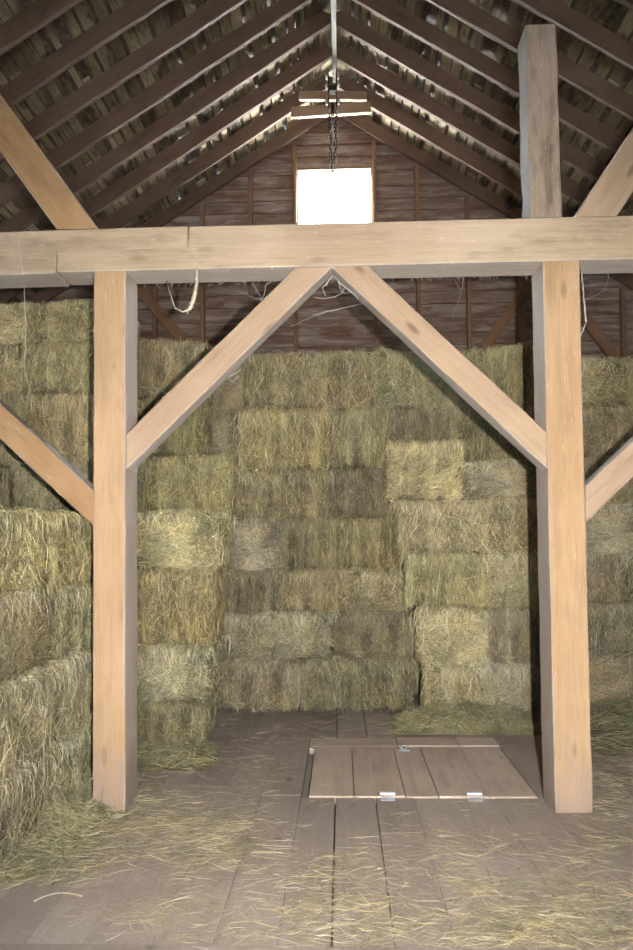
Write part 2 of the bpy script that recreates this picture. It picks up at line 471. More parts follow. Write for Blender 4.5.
# ------------------------------------------------------------------ hay track and trolley
TX = -0.05
timber('hay_track', (TX, -1.0, RIDGE-0.085), (TX, 8.20, RIDGE-0.085), 0.05, 0.05, M_TRACK,
       'grey hay track rail hung along the underside of the ridge', 'rail', bev=0.004, facing=(-1, 0, 0))
bpy.context.view_layer.update()
def trolley():
    y0 = 8.02
    r = bpy.data.objects.new('hay_trolley', None); C.objects.link(r); r.location = (TX, y0, 6.87)
    tag(r, 'black iron hay trolley with wheels hanging from the ridge rail', 'trolley')
    def part(nm, bm, m, par=r, loc=None, smooth=False):
        o = bm_obj(nm, bm, m, par, smooth)
        if loc: o.location = loc
        return o
    for s in (-1, 1):
        bm = bmesh.new()
        pts = [(-0.05, 0.0), (0.05, 0.0), (0.06, -0.12), (0.05, -0.28), (0.025, -0.42), (-0.025, -0.42), (-0.05, -0.28), (-0.06, -0.12)]
        f = [bm.verts.new((0, a*2.2, b)) for a, b in pts]; g = [bm.verts.new((0.012, a*2.2, b)) for a, b in pts]
        bm.faces.new(f); bm.faces.new(g[::-1])
        for i in range(8): bm.faces.new((f[i], f[(i+1) % 8], g[(i+1) % 8], g[i]))
        part('side_plate', bm, M_IRON, loc=(s*0.045 - 0.006, 0, 0))
        for yy, zz in ((-0.09, -0.05), (0.09, -0.05), (0.0, -0.29)):
            bm = bmesh.new()
            bmesh.ops.create_cone(bm, segments=20, radius1=0.055, radius2=0.045, depth=0.022, cap_ends=True)
            bmesh.ops.create_cone(bm, segments=12, radius1=0.018, radius2=0.018, depth=0.04, cap_ends=True)
            for v in bm.verts: v.co = Vector((v.co.z*s, v.co.x, v.co.y))
            part('wheel', bm, M_WHEEL, loc=(s*0.065, yy, zz), smooth=False)
    bm = bmesh.new(); bmesh.ops.create_cone(bm, segments=20, radius1=0.07, radius2=0.07, depth=0.04, cap_ends=True)
    for v in bm.verts: v.co = Vector((v.co.z, v.co.x, v.co.y))
    part('pulley', bm, M_IRON, loc=(0, 0, -0.40))
    bm = bmesh.new(); box_bm(bm, (-0.04, -0.05, -0.2), (0.04, 0.05, -0.14), 0.006)
    part('cross_bar', bm, M_IRON)
    rr = random.Random(4)
    # chain of links hanging in two falls
    for s in (-1, 1):
        paths = []; z = -0.46; i = 0; n = 17 if s < 0 else 13
        for i in range(n):
            cx = s*0.035*(1 - i/n*0.6) + rr.uniform(-0.008, 0.008); cz = z - i*0.042
            ring = []
            for q in range(13):
                a = 2*math.pi*q/12
                u_, w_ = 0.014*math.cos(a), 0.028*math.sin(a)
                ring.append((cx + (u_ if i % 2 else 0), (0 if i % 2 else u_), cz + w_))
            paths.append(ring)
        tube_mesh('chain', paths, 0.0055, M_IRON, r)
    paths = []
    for i in range(36):
        a = Vector((rr.uniform(-0.03, 0.03), rr.uniform(-0.03, 0.03), -rr.uniform(0.5, 1.12)))
        b = a + Vector((rr.uniform(-0.03, 0.03), rr.uniform(-0.03, 0.03), -rr.uniform(0.05, 0.16)))
        c = (a+b)/2 + Vector((rr.uniform(-0.02, 0.02), 0, 0.0))
        paths.append([a, c, b])
    tube_mesh('hay_wisp', paths, 0.0028, M_WEB, r, sides=4)
trolley()

# ------------------------------------------------------------------ the bent: posts, beams, braces
# left post (square sawn), right post slightly wider and out of plumb
def post(lx0, lx1, bx0, bx1, lab):
    tx = (X(lx0, PY) + X(lx1, PY))/2; bx = (X(bx0, PY) + X(bx1, PY))/2
    return tx, bx
def post_obj(bx, tx, w, d, lab):
    return timber('timber_post', (bx, PY, 0.002), (tx, PY, BEAM_LO + 0.0), w, d, M_POST, lab, 'post', 'posts under the tie beam', bev=0.007, seg=14)
LPB, LPT, LPW = -1.344, -1.344, 0.188
RPB, RPT, RPW = 1.280, 1.276, 0.208
post_obj(LPB, LPT, LPW, 0.25, 'square timber post left of the open aisle, hay piled on both sides of it')
post_obj(RPB, RPT, RPW, 0.25, 'wider square timber post standing beside the trapdoor on the right')

def beam_piece(pts, x0, nm, lab, droop=0.0):
    """half-lapped beam: outline in the X-Z plane, extruded in depth"""
    bm = bmesh.new(); D = 0.225
    x_ref = Vector((x0, PY, BEAM_LO + droop*(X(188, PY, 3.3) - x0)))
    f = [bm.verts.new((a-x0, 0, b-BEAM_LO)) for a, b in pts]; g = [bm.verts.new((a-x0, D, b-BEAM_LO)) for a, b in pts]
    bm.faces.new(f); bm.faces.new(g[::-1]); n = len(pts)
    for i in range(n): bm.faces.new((f[i], f[(i+1) % n], g[(i+1) % n], g[i]))
    bmesh.ops.bevel(bm, geom=list(bm.edges), offset=0.006, segments=1, affect='EDGES')
    o = bm_obj(nm, bm, M_BEAM); o.location = x_ref; o.rotation_euler = (0, droop, 0)
    return tag(o, lab, 'beam', 'tie beams across the posts')
sx0, sx1, sz = X(56, PY, 3.2), X(188, PY, 3.3), 3.255
beam_piece([(-4.85, BEAM_LO+0.002), (sx0, BEAM_LO+0.002), (sx0, sz), (sx1, sz), (sx1, BEAM_HI+0.004), (-4.85, BEAM_HI+0.004)][::-1], -4.85, 'tie_beam',
           'tie beam running off to the left, its upper half lapped over the neighbouring beam', -0.008)
LONG_BEAM = beam_piece([(sx0+0.005, BEAM_LO+0.002), (4.85, BEAM_LO+0.002), (4.85, BEAM_HI), (sx1+0.005, BEAM_HI), (sx1+0.005, sz-0.005), (sx0+0.005, sz-0.005)], 0.0, 'tie_beam',
           'long tie beam resting on both posts and carrying the stub post')

rr = random.Random(31); wisps = []
for i in range(170):
    x = rr.uniform(-1.22, 1.16); 
    if rr.random() < 0.35: x = rr.choice([-1.0, -0.6, 0.2, 0.9, 0.55]) + rr.gauss(0, 0.03)
    y = PY + rr.choice([0.004, 0.215, 0.218]) + rr.uniform(0, 0.006); L = min(0.028, abs(rr.gauss(0, 0.015)) + 0.004)
    p = Vector((x, y, BEAM_LO + 0.006)); q = p + Vector((rr.gauss(0, 0.012), rr.gauss(0, 0.006), -L))
    wisps.append(([p, (p+q)/2 + Vector((rr.gauss(0, 0.004), 0, 0)), q], 0.0013))
fo_ = tube_mesh('dust_fringe', wisps, 0.0013, M_WEB, None, 4)
fo_.parent = LONG_BEAM; fo_.matrix_parent_inverse = Matrix.Translation(-Vector((0, PY, BEAM_LO))); fo_['kind'] = 'stuff'

def brace(px0, px1, w, d, lab, cut0=0.0, cut1=0.0, rec=0.012, p0=None, p1=None, mat=None):
    a = p0 or (X(px0[0], PY), PY + rec, Zp(px0[1], PY)); b = p1 or (X(px1[0], PY), PY + rec, Zp(px1[1], PY))
    return timber('knee_brace', a, b, w, d, mat or M_BRACE, lab, 'brace', 'knee braces of the bent', bev=0.006, cut0=cut0, cut1=cut1, seg=8)
BW = 0.15
# inner braces, 45 degrees: ends cut upright on the post, level under the beam
xl = LPB + LPW/2 + 0.003
def inner(side, xpost, zpost, xtop, lab):  # zpost, xtop: where the centre line meets post and beam
    a = (xpost, PY+0.012, zpost); b = (xtop, PY+0.012, BEAM_LO - 0.001)
    th = math.atan2(b[2]-a[2], abs(b[0]-a[0]))
    c0 = BW*math.tan(th)*(1 if side > 0 else -1); c1 = -BW/math.tan(th)*(1 if side > 0 else -1)
    brace(None, None, BW, 0.135, lab, cut0=c0, cut1=c1, p0=a, p1=b)
inner(1, xl, Zp(451, PY, -1.2), X(313, PY, 3.1), 'diagonal knee brace rising right from the left post to the middle of the beam')
inner(-1, RPB-RPW/2-0.003, Zp(450, PY, 1.1), X(350, PY, 3.1), 'diagonal knee brace rising left from the right post to the middle of the beam')
# outer braces under the beam
xo = LPB - LPW/2 - 0.003
a = (xo, PY+0.012, Zp(508, PY, -1.45)); zt = BEAM_LO - 0.03; dx = (zt - a[2])/0.93
th = math.atan(0.93)
brace(None, None, BW, 0.135, 'lower brace rising from the left post to the left frame edge over hay', cut0=-BW*math.tan(th), cut1=BW/math.tan(th), p0=a, p1=(xo-dx, PY+0.012, zt), mat=M_AMBER)
xo2 = RPB + RPW/2 + 0.003
a = (xo2, PY+0.012, Zp(504, PY, 1.4)); dx = (zt - a[2])/0.93
brace(None, None, BW, 0.135, 'lower brace rising from the right post to the right frame edge', cut0=BW*math.tan(th), cut1=-BW/math.tan(th), p0=a, p1=(xo2+dx, PY+0.012, zt))
# upper struts standing on the beam
UW = 0.2
for sd, px, top in ((-1, 76.5, 0.004), (1, 596, 0.0)):
    x0 = X(px, PY, 3.39); z0 = BEAM_HI + top + 0.002
    sl = 1.40 if sd < 0 else 1.48
    xe = sd*((RIDGE - 0.03 - z0 + sl*abs(x0))/(sl + SLOPE)); ze = z0 + sl*(abs(xe)-abs(x0))
    t2 = math.atan(sl)
    timber('roof_strut', (x0, PY+0.01, z0), (xe, PY+0.01, ze), UW, 0.17, M_AMBER if sd < 0 else M_BRACE,
           f'slanting strut standing on the {"left" if sd < 0 else "right"} end of the beam, rising outward to the roof', 'strut', 'struts from beam to roof',
           bev=0.007, cut0=-sd*UW/math.tan(t2), cut1=0)
# well-worn stub post on the beam
bx = (X(531.5, PY, 3.39)+X(562, PY, 3.39))/2; tx = (X(526, PY, 4.5)+X(556, PY, 4.5))/2
timber('stub_post', (bx+0.0, PY+0.005, BEAM_HI+0.001), (tx, PY+0.005, Zp(24, PY, 1.17)), 0.177, 0.19, M_GREYPOST,
       'weathered grey stub post with a free top standing upright on the beam', 'post', bev=0.006, seg=12, rough=0.004)

# ------------------------------------------------------------------ hay
def mesh_from_arrays(name, V, Q, tint, mats, midx=None, smooth=True):
    me = bpy.data.meshes.new(name)
    me.vertices.add(len(V)); me.vertices.foreach_set('co', np.asarray(V, np.float32).ravel())
    me.loops.add(Q.size); me.loops.foreach_set('vertex_index', Q.astype(np.int32).ravel())
    me.polygons.add(len(Q)); me.polygons.foreach_set('loop_start', np.arange(0, Q.size, 4, dtype=np.int32))
    try: me.polygons.foreach_set('loop_total', np.full(len(Q), 4, np.int32))
    except Exception: pass
    me.polygons.foreach_set('use_smooth', np.full(len(Q), smooth))
    a = me.attributes.new('tint', 'FLOAT', 'POINT'); a.data.foreach_set('value', np.asarray(tint, np.float32))
    for m in mats: me.materials.append(m)
    if midx is not None: me.polygons.foreach_set('material_index', midx.astype(np.int32))
    me.update(calc_edges=True); me.validate()
    return me

def ribbons(P, width, tint, rng):
    """P: (n, k, 3) strand centre lines -> ribbon verts / quads"""
    n, k, _ = P.shape
    T = np.gradient(P, axis=1); T /= np.linalg.norm(T, axis=2, keepdims=True) + 1e-9
    r = rng.normal(size=(n, 1, 3)); W = np.cross(T, r); W /= np.linalg.norm(W, axis=2, keepdims=True) + 1e-9
    taper = np.ones(k); taper[0] = 0.45; taper[-1] = 0.35
    W = W*(width[:, None, None]*0.5)*taper[None, :, None]
    V = np.stack([P - W, P + W], axis=2).reshape(n*k*2, 3)
    base = (np.arange(n)*k*2)[:, None] + (np.arange(k-1)*2)[None, :]
    Q = np.stack([base, base+1, base+3, base+2], axis=-1).reshape(-1, 4)
    return V, Q, np.repeat(tint, k*2)

def snoise(P, seed, scale):
    """cheap smooth 3-D noise from summed sines"""
    rg = np.random.default_rng(seed); out = np.zeros(P.shape[:-1])
    for o in range(7):
        k = rg.normal(size=3)*scale*(0.6 + 0.28*o); out += np.sin(P @ k + rg.uniform(0, 6.28))/(1+0.25*o)
    return out/3.0

def bale_mesh(name, kind, seed, L=0.92, D=0.46, H=0.46, n=6500, waist=False, messy=0.0):
    rng = np.random.default_rng(seed)
    half = np.array([L/2, D/2, H/2]); r = 0.07
    cen = np.array([0, 0, H/2])
    nf = 9 if kind == 'side' else 4
    fl = rng.normal(size=nf+2)*0.011
    def disp(p):
        q = (p[..., 0] + L/2)/L*nf
        i = np.clip(np.floor(q).astype(int), 0, nf-1)
        edge = np.abs(q - np.floor(q) - 0.5)*2
        d = fl[i]*1.3 - 0.032*edge**4 + 0.022*snoise(p, seed, 9) + 0.011*snoise(p, seed+1, 26)
        d = d + (0.018*messy)*snoise(p, seed+2, 6)
        if waist:
            for xc in (-L*0.21, L*0.2): d = d - 0.055*np.exp(-((p[..., 0]-xc)/0.04)**2)
        return d - 0.008
    def onto(p, lift=0.0):
        inner = np.clip(p, -(half-r), half-r)
        dv = p - inner; ln = np.linalg.norm(dv, axis=-1, keepdims=True)
        nrm = dv/(ln + 1e-9)
        base = inner + nrm*r
        return base + nrm*(disp(base)[..., None] + np.asarray(lift)[..., None] if np.ndim(lift) else disp(base)[..., None] + lift), nrm
    # core
    Vs, Qs = [], []; cnt = 0
    res = 0.028
    for ax in range(3):
        for sg in (-1, 1):
            a, b = [i for i in range(3) if i != ax]
            na = max(4, int(2*half[a]/res)); nb = max(4, int(2*half[b]/res))
            ga, gb = np.meshgrid(np.linspace(-half[a], half[a], na), np.linspace(-half[b], half[b], nb), indexing='ij')
            p = np.zeros((na, nb, 3)); p[..., a] = ga; p[..., b] = gb; p[..., ax] = sg*half[ax]
            q, _ = onto(p, -0.010)
            idx = (np.arange(na*nb).reshape(na, nb) + cnt)
            quad = np.stack([idx[:-1, :-1], idx[1:, :-1], idx[1:, 1:], idx[:-1, 1:]], -1).reshape(-1, 4)
            if (sg > 0) == (ax == 1): quad = quad[:, ::-1]
            Vs.append(q.reshape(-1, 3)); Qs.append(quad); cnt += na*nb
    Vc = np.concatenate(Vs); Qc = np.concatenate(Qs)
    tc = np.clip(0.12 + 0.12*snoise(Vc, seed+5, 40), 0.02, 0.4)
    # strands
    w = np.array([[0.13, 0.13], [0.42, 0.05], [0.05, 0.22]])   # -x +x / -y +y / -z +z
    pick = rng.choice(6, size=n, p=(w/w.sum()).ravel())
    ax = pick//2; sg = np.where(pick % 2 == 0, -1.0, 1.0)
    p0 = rng.uniform(-1, 1, size=(n, 3))*half
    p0[np.arange(n), ax] = sg*half[ax]
    ln = np.clip(rng.lognormal(math.log(0.10), 0.5, n), 0.03, 0.32)
    t = rng.normal(size=(n, 3))
    if kind == 'side':
        main = np.zeros((n, 3)); main[:, 2] = 1.0
        main[ax == 2] = (0, 1, 0)
        main[ax == 0] = 0
        if waist: main[ax == 1] = (0.9, 0, 0.35)
        sp = 0.26 + 0.45*messy
        lean = (snoise(p0, seed+9, 5)*0.5)[:, None]*np.array([1, 0, 0])
        t = main*rng.choice([-1, 1], n)[:, None] + t*sp + lean
        wild = rng.random(n) < 0.13 + 0.3*messy
        t[wild] = rng.normal(size=(wild.sum(), 3))
    t[np.arange(n), ax] = 0
    t /= np.linalg.norm(t, axis=1, keepdims=True) + 1e-9
    K = 4
    s = np.linspace(-0.5, 0.5, K)
    curl = rng.normal(size=(n, 3))*0.18; curl[np.arange(n), ax] = 0
    P = p0[:, None, :] + t[:, None, :]*(s[None, :, None]*ln[:, None, None]) + curl[:, None, :]*((s**2)[None, :, None]*ln[:, None, None])
    nv = np.zeros((n, 3)); nv[np.arange(n), ax] = sg
    lift = np.abs(rng.normal(size=n))*0.007 - 0.003
    q, nrm = onto(P.reshape(-1, 3), np.repeat(lift, K))
    q = q.reshape(n, K, 3)
    # some straws do not bend round the edge but hang straight over the seam
    loose = (rng.random(n) < 0.4) & (ax == 1)
    st = P[loose].copy(); mid, _ = onto(p0[loose], 0.004)
    st = st - p0[loose][:, None, :] + mid[:, None, :]
    lim = half[0] + 0.015
    st[..., 0] = np.clip(st[..., 0], -lim, lim); st[..., 2] = np.clip(st[..., 2], -half[2]-0.05, half[2]+0.03)
    q[loose] = st
    fly = rng.random(n) < 0.18 + 0.16*messy
    amp = np.minimum(0.07, np.abs(rng.normal(size=n))*0.022*fly*(ln/0.12))*np.where(ax == 1, 1.0, np.where(ax == 0, 0.35, 0.6))
    prof = ((s + 0.5)**1.7)[None, :, None]
    q = q + nv[:, None, :]*amp[:, None, None]*prof
    q[..., 2] -= (amp[:, None]*prof[..., 0])*0.6*rng.random(n)[:, None]
    width = rng.uniform(0.0022, 0.0050, n)*(1 + 0.2*messy)
    tint = np.clip(0.34 + 0.22*rng.normal(size=n) + 0.14*snoise(p0, seed+3, 14), 0.02, 0.97)
    fi = np.clip(((p0[:, 0] + L/2)/L*nf).astype(int), 0, nf-1)
    tint = np.clip(tint + (rng.normal(size=nf)*0.09)[fi], 0.02, 0.97)
    pale = rng.random(n) < 0.12; tint[pale] = rng.uniform(0.65, 0.95, pale.sum())
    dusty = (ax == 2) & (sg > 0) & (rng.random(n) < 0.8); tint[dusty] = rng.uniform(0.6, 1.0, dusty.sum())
    Vr, Qr, tr = ribbons(q, width, tint, rng)
    m = int(n*0.07); sgn = np.where(rng.random(m) < 0.8, -1.0, 1.0)
    e0 = np.stack([rng.uniform(-half[0]*0.97, half[0]*0.97, m), sgn*(half[1]-0.03 - np.abs(rng.normal(size=m))*0.03), np.full(m, half[2]-0.012) + rng.normal(size=m)*0.012], 1)
    fl_len = np.clip(rng.lognormal(math.log(0.11), 0.45, m), 0.04, 0.26); dirx = rng.normal(size=m)*0.5
    ss = np.linspace(0, 1, 5)[None, :]
    outw = (0.03 + rng.random(m)*0.055)[:, None]*np.sin(ss*1.9); down = (fl_len[:, None]*ss**1.6)*rng.uniform(0.5, 1.0, m)[:, None]
    Pf = np.stack([e0[:, :1] + dirx[:, None]*fl_len[:, None]*ss, e0[:, 1:2] + sgn[:, None]*outw, e0[:, 2:3] + 0.03*np.sin(ss*3.0) - down], -1)
    Pf[..., 0] = np.clip(Pf[..., 0], -half[0]-0.03, half[0]+0.03)
    tf = np.clip(rng.normal(0.5, 0.22, m), 0.08, 1.0); tf[rng.random(m) < 0.3] = 0.95
    Vf, Qf, tfr = ribbons(Pf, rng.uniform(0.002, 0.0042, m), tf, rng)
    Qr = np.concatenate([Qr, Qf + len(Vr)]); Vr = np.concatenate([Vr, Vf]); tr = np.concatenate([tr, tfr])
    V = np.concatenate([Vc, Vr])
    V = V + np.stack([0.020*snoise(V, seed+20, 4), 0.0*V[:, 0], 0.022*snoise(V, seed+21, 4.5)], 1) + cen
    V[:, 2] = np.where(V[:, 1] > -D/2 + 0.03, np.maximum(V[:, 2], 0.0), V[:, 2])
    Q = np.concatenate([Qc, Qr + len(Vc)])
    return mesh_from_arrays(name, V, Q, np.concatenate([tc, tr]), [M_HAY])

SIDE_V = [bale_mesh('hay_bale', 'side', 100+i, messy=m, n=14000) for i, m in enumerate((0.1, 0.25, 0.4, 0.6, 0.2, 0.8))]
END_V = [bale_mesh('hay_bale', 'end', 200+i, L=0.46, D=0.7, n=9500, messy=m) for i, m in enumerate((0.2, 0.4, 0.7, 0.9))]
WAIST_V = bale_mesh('hay_bale', 'side', 300, waist=True, messy=0.2, n=16000)

def bale(x0, x1, z0, z1, yf, label, group, kind='side', v=None, tint=(1, 1, 1), rot=0.0, depth=0.46, face='front', tilt=0.0):
    """x0..x1 across, z0..z1 up, yf the face turned to the aisle"""
    if kind == 'side': me = SIDE_V[(v if v is not None else random.randrange(len(SIDE_V))) % len(SIDE_V)]; L0, D0, H0 = 0.92, 0.46, 0.46
    elif kind == 'waist': me = WAIST_V; L0, D0, H0 = 0.92, 0.46, 0.46
    else: me = END_V[(v if v is not None else random.randrange(len(END_V))) % len(END_V)]; L0, D0, H0 = 0.46, 0.7, 0.46
    o = bpy.data.objects.new('hay_bale', me); C.objects.link(o)
    g = -0.012
    L, H = (x1-x0) - g, (z1-z0) - 0.004
    o.scale = (L/L0, depth/D0, H/H0)
    if face == 'front':
        o.location = ((x0+x1)/2, yf + depth/2, z0); o.rotation_euler = (0, tilt + random.uniform(-0.018, 0.018), rot)
    else:  # face towards +X: x0..x1 is the run along Y, yf the X of the face
        o.location = (yf - depth/2, (x0+x1)/2, z0); o.rotation_euler = (0, 0, math.pi/2 + rot)
    if z0 < 0.01: o.location.z += 0.012; o.scale.z *= (H - 0.012)/H
    o.color = (*tint, 1)
    tag(o, label, 'hay bale', group)
    return o

def tn(base, s=0.08):
    k = random.uniform(1-s, 1+s)
    return tuple(b*k*random.uniform(0.97, 1.03) for b in base)

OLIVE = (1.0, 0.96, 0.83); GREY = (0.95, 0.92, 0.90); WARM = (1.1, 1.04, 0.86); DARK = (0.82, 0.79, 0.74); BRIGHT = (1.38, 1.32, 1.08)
# ---- back wall of bales, seven courses
BY = 6.57
ZB = [0.0, 0.476, 0.888, 1.275, 1.757, 2.21, 2.76, 3.29]
course_word = ['bottom', 'second', 'third', 'fourth', 'fifth', 'sixth', 'top']
back_rows = [
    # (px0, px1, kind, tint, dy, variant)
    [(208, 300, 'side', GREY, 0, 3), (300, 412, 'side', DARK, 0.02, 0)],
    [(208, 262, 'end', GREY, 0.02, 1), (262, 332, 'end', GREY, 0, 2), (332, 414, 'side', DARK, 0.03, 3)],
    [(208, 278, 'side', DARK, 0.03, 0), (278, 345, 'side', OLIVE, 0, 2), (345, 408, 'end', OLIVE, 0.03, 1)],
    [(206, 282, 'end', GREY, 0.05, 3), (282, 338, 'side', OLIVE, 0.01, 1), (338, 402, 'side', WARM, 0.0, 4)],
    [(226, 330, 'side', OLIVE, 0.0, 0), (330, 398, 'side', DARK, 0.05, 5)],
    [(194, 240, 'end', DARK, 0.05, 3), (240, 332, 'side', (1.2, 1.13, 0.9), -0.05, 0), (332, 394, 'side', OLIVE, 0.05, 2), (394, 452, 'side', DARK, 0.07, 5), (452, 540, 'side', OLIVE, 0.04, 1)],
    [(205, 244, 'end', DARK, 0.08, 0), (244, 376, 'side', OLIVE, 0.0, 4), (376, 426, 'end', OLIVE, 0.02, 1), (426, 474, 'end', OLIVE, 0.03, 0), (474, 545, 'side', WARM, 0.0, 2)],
]
pos_word = ['leftmost', 'second from the left', 'third from the left', 'fourth from the left', 'rightmost']
for ci, row in enumerate(back_rows):
    for bi, (a, b, kd, tn_, dy, v) in enumerate(row):
        last = bi == len(row)-1
        pw = 'rightmost' if last else pos_word[bi]
        look = {'end': 'hay bale turned end out', 'side': 'hay bale long side out'}[kd] if (ci, bi) != (5, 1) else 'bright yellowish hay bale jutting forward'
        z0, z1 = ZB[ci], ZB[ci+1]
        if (ci, bi) == (4, 1): pass
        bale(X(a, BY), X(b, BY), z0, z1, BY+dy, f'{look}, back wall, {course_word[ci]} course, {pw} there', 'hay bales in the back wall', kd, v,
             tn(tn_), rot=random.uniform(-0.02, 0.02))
# ---- right stack in the aisle, four courses, standing a little forward
RY = 6.2
ZR = [0.0, 0.47, 0.96, 1.42, 1.89]
for ci, (row, w) in enumerate(zip([
        [(424, 480, 'end', OLIVE, 1), (480, 552, 'end', GREY, 2)],
        [(420, 488, 'end', WARM, 0), (488, 552, 'side', GREY, 3)],
        [(404, 492, 'side', WARM, 1), (492, 556, 'end', OLIVE, 2)],
        [(396, 540, 'side', WARM, 4)]], ['bottom', 'second', 'third', 'top'])):
    for bi, (a, b, kd, tn_, v) in enumerate(row):
        if len(row) == 1: lab = 'long pale hay bale forming the top course of the forward stack by the right post'
        else: lab = f'{"left" if bi == 0 else "right"} hay bale in the {w} course of the forward stack by the right post'
        bale(X(a, RY), X(b, RY), ZR[ci], ZR[ci+1], RY + (0.0, 0.02, -0.02, -0.03)[ci], lab, 'hay bales in the forward right stack', kd, v, tn(tn_), depth=0.3)
# fifth course on that stack
o = bale(X(387, 6.22), X(465, 6.22), 1.89, 2.39, 6.20, 'palest hay bale, pinched by twine into three bulges, on top of the forward right stack', 'hay bales in the forward right stack', 'waist', 0, BRIGHT, depth=0.3)
for xc in (-0.92*0.21, 0.92*0.2):
    ring = []
    for q in range(41):
        a = 2*math.pi*q/40
        c, s = math.cos(a), math.sin(a); m = max(abs(c), abs(s))**0.85
        ring.append((xc, 0.222*c/m, 0.23 + 0.218*s/m))
    tube_mesh('baling_twine', [ring], 0.004, M_TWINE, o)
bale(X(466, 6.3), X(545, 6.3), 1.89, 2.22, 6.27, 'flattened hay bale between the palest bale and the right post', 'hay bales in the forward right stack', 'end', 3, GREY, depth=0.28)
# ---- hay beyond the right post
QY = 6.87
ZQ = [0.0, 0.47, 0.93, 1.40, 1.86, 2.33, 2.80, 3.26]
for ci in range(7):
    off = 0.0 if ci % 2 else -0.35
    xs = 1.98 + off*0.6
    segs = [(xs, xs+0.95), (xs+0.95, xs+1.9)]
    for bi, (a, b) in enumerate(segs):
        if a > 2.95: continue
        bale(a, b, ZQ[ci], ZQ[ci+1], QY + (0.02*(ci % 3)) - (0.14 if ci == 1 else 0), f'hay bale beyond the right post, {course_word[ci]} course, {"nearer to the post" if bi == 0 else "cut by the right frame edge"}',
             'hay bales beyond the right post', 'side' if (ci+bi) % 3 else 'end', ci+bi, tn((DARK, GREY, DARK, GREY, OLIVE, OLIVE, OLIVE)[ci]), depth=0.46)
# ---- forward-left stack beside the left post, four courses
LY = 5.33
ZL = [0.0, 0.36, 0.765, 1.33, 1.76]
for ci, (a, b, kd, tn_, v, dy) in enumerate([(128, 203, 'side', (1.05, 1.04, 0.95), 3, 0), (126, 209, 'end', (1.1, 1.08, 1.02), 2, -0.02), (124, 213, 'side', (1.22, 1.15, 0.93), 5, -0.03), (128, 214, 'end', (1.25, 1.22, 1.0), 3, 0.0)]):
    bale(X(a, LY), X(b, LY), ZL[ci], ZL[ci+1], LY+dy, f'shaggy hay bale just right of the left post, {["bottom", "second", "third", "top"][ci]} of four in the low stack',
         'hay bales in the low stack by the left post', kd, v, tn(tn_, 0.04), depth=0.7)
# ---- taller hay behind it
HY = 6.03
for (a, b, z0, z1, kd, tn_, v, dy, lab) in [
        (136, 230, 1.775, 2.27, 'side', (1.15, 1.12, 0.9), 5, 0.0, 'yellowish shaggy hay bale resting on the low stack right of the left post'),
        (128, 205, 2.28, 2.78, 'side', OLIVE, 2, 0.06, 'hay bale right of the left post, half hidden by the rising knee brace'),
        (126, 205, 2.79, 3.28, 'side', OLIVE, 3, 0.03, 'topmost hay bale right of the left post, with a slumping right shoulder')]:
    bale(X(a, HY), X(b, HY), z0, z1, HY+dy, lab, 'hay bales above the low left stack', kd, v, tn(tn_, 0.04), depth=0.5, tilt=0.05 if 'slump' in lab else 0)
# ---- tall hay left of the left post
TY = 4.95
ZT = [1.73, 2.11, 2.60, 2.95, 3.25]
for ci in range(4):
    for bi, (a, b, kd) in enumerate([((-90, 8, 'side'), (8, 52, 'end'), (52, 118, 'end')), ((-60, 26, 'side'), (26, 120, 'side')), ((-90, 22, 'side'), (22, 120, 'side')), ((-60, 24, 'end'), (24, 120, 'side'))][ci]):
        if ci == 0 and bi == 0: continue       # dark hole beside the frame edge
        pw = {0: 'at the left frame edge', 1: 'next to the post', 2: 'next to the post'}[bi]
        if ci == 0: pw = 'beside the dark hole' if bi == 1 else 'next to the post'
        dy = (0.1, 0.06, 0.0, 0.02)[ci]
        bale(X(a, TY), X(b, TY), ZT[ci] if ci else 1.74, ZT[ci+1], TY+dy, f'hay bale high left of the left post, {["lowest", "second", "third", "topmost"][ci]} course, {pw}',
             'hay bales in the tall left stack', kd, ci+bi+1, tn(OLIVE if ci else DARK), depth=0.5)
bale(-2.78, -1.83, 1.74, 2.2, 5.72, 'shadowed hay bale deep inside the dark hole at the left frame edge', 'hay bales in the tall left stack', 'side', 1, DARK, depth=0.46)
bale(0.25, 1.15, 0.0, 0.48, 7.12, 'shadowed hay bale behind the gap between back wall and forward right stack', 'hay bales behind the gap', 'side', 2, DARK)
# ---- low stack along the left side, long faces turned to the aisle
FX = -1.59
ZF = [0.0, 0.42, 0.85, 1.27, 1.70]
starts = [3.0, 2.62, 3.08, 2.7]
for ci in range(4):
    y = starts[ci]; i = 0
    while y < 5.6:
        L = 0.93
        fx = FX + random.uniform(-0.03, 0.03) - (0.05 if ci == 3 else 0)
        where = ['nearest the viewer', 'second from the viewer', 'third from the viewer', 'deepest in'][i]
        bale(y, y+L, ZF[ci], ZF[ci+1], fx, f'hay bale of low stack along left side, {["bottom", "second", "third", "top"][ci]} course, {where}',
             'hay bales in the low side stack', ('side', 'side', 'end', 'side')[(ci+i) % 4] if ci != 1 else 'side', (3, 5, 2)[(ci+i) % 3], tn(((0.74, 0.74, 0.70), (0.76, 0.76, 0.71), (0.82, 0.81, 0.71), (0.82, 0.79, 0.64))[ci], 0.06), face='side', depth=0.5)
        y += L + 0.004; i += 1
        if i > 3: break

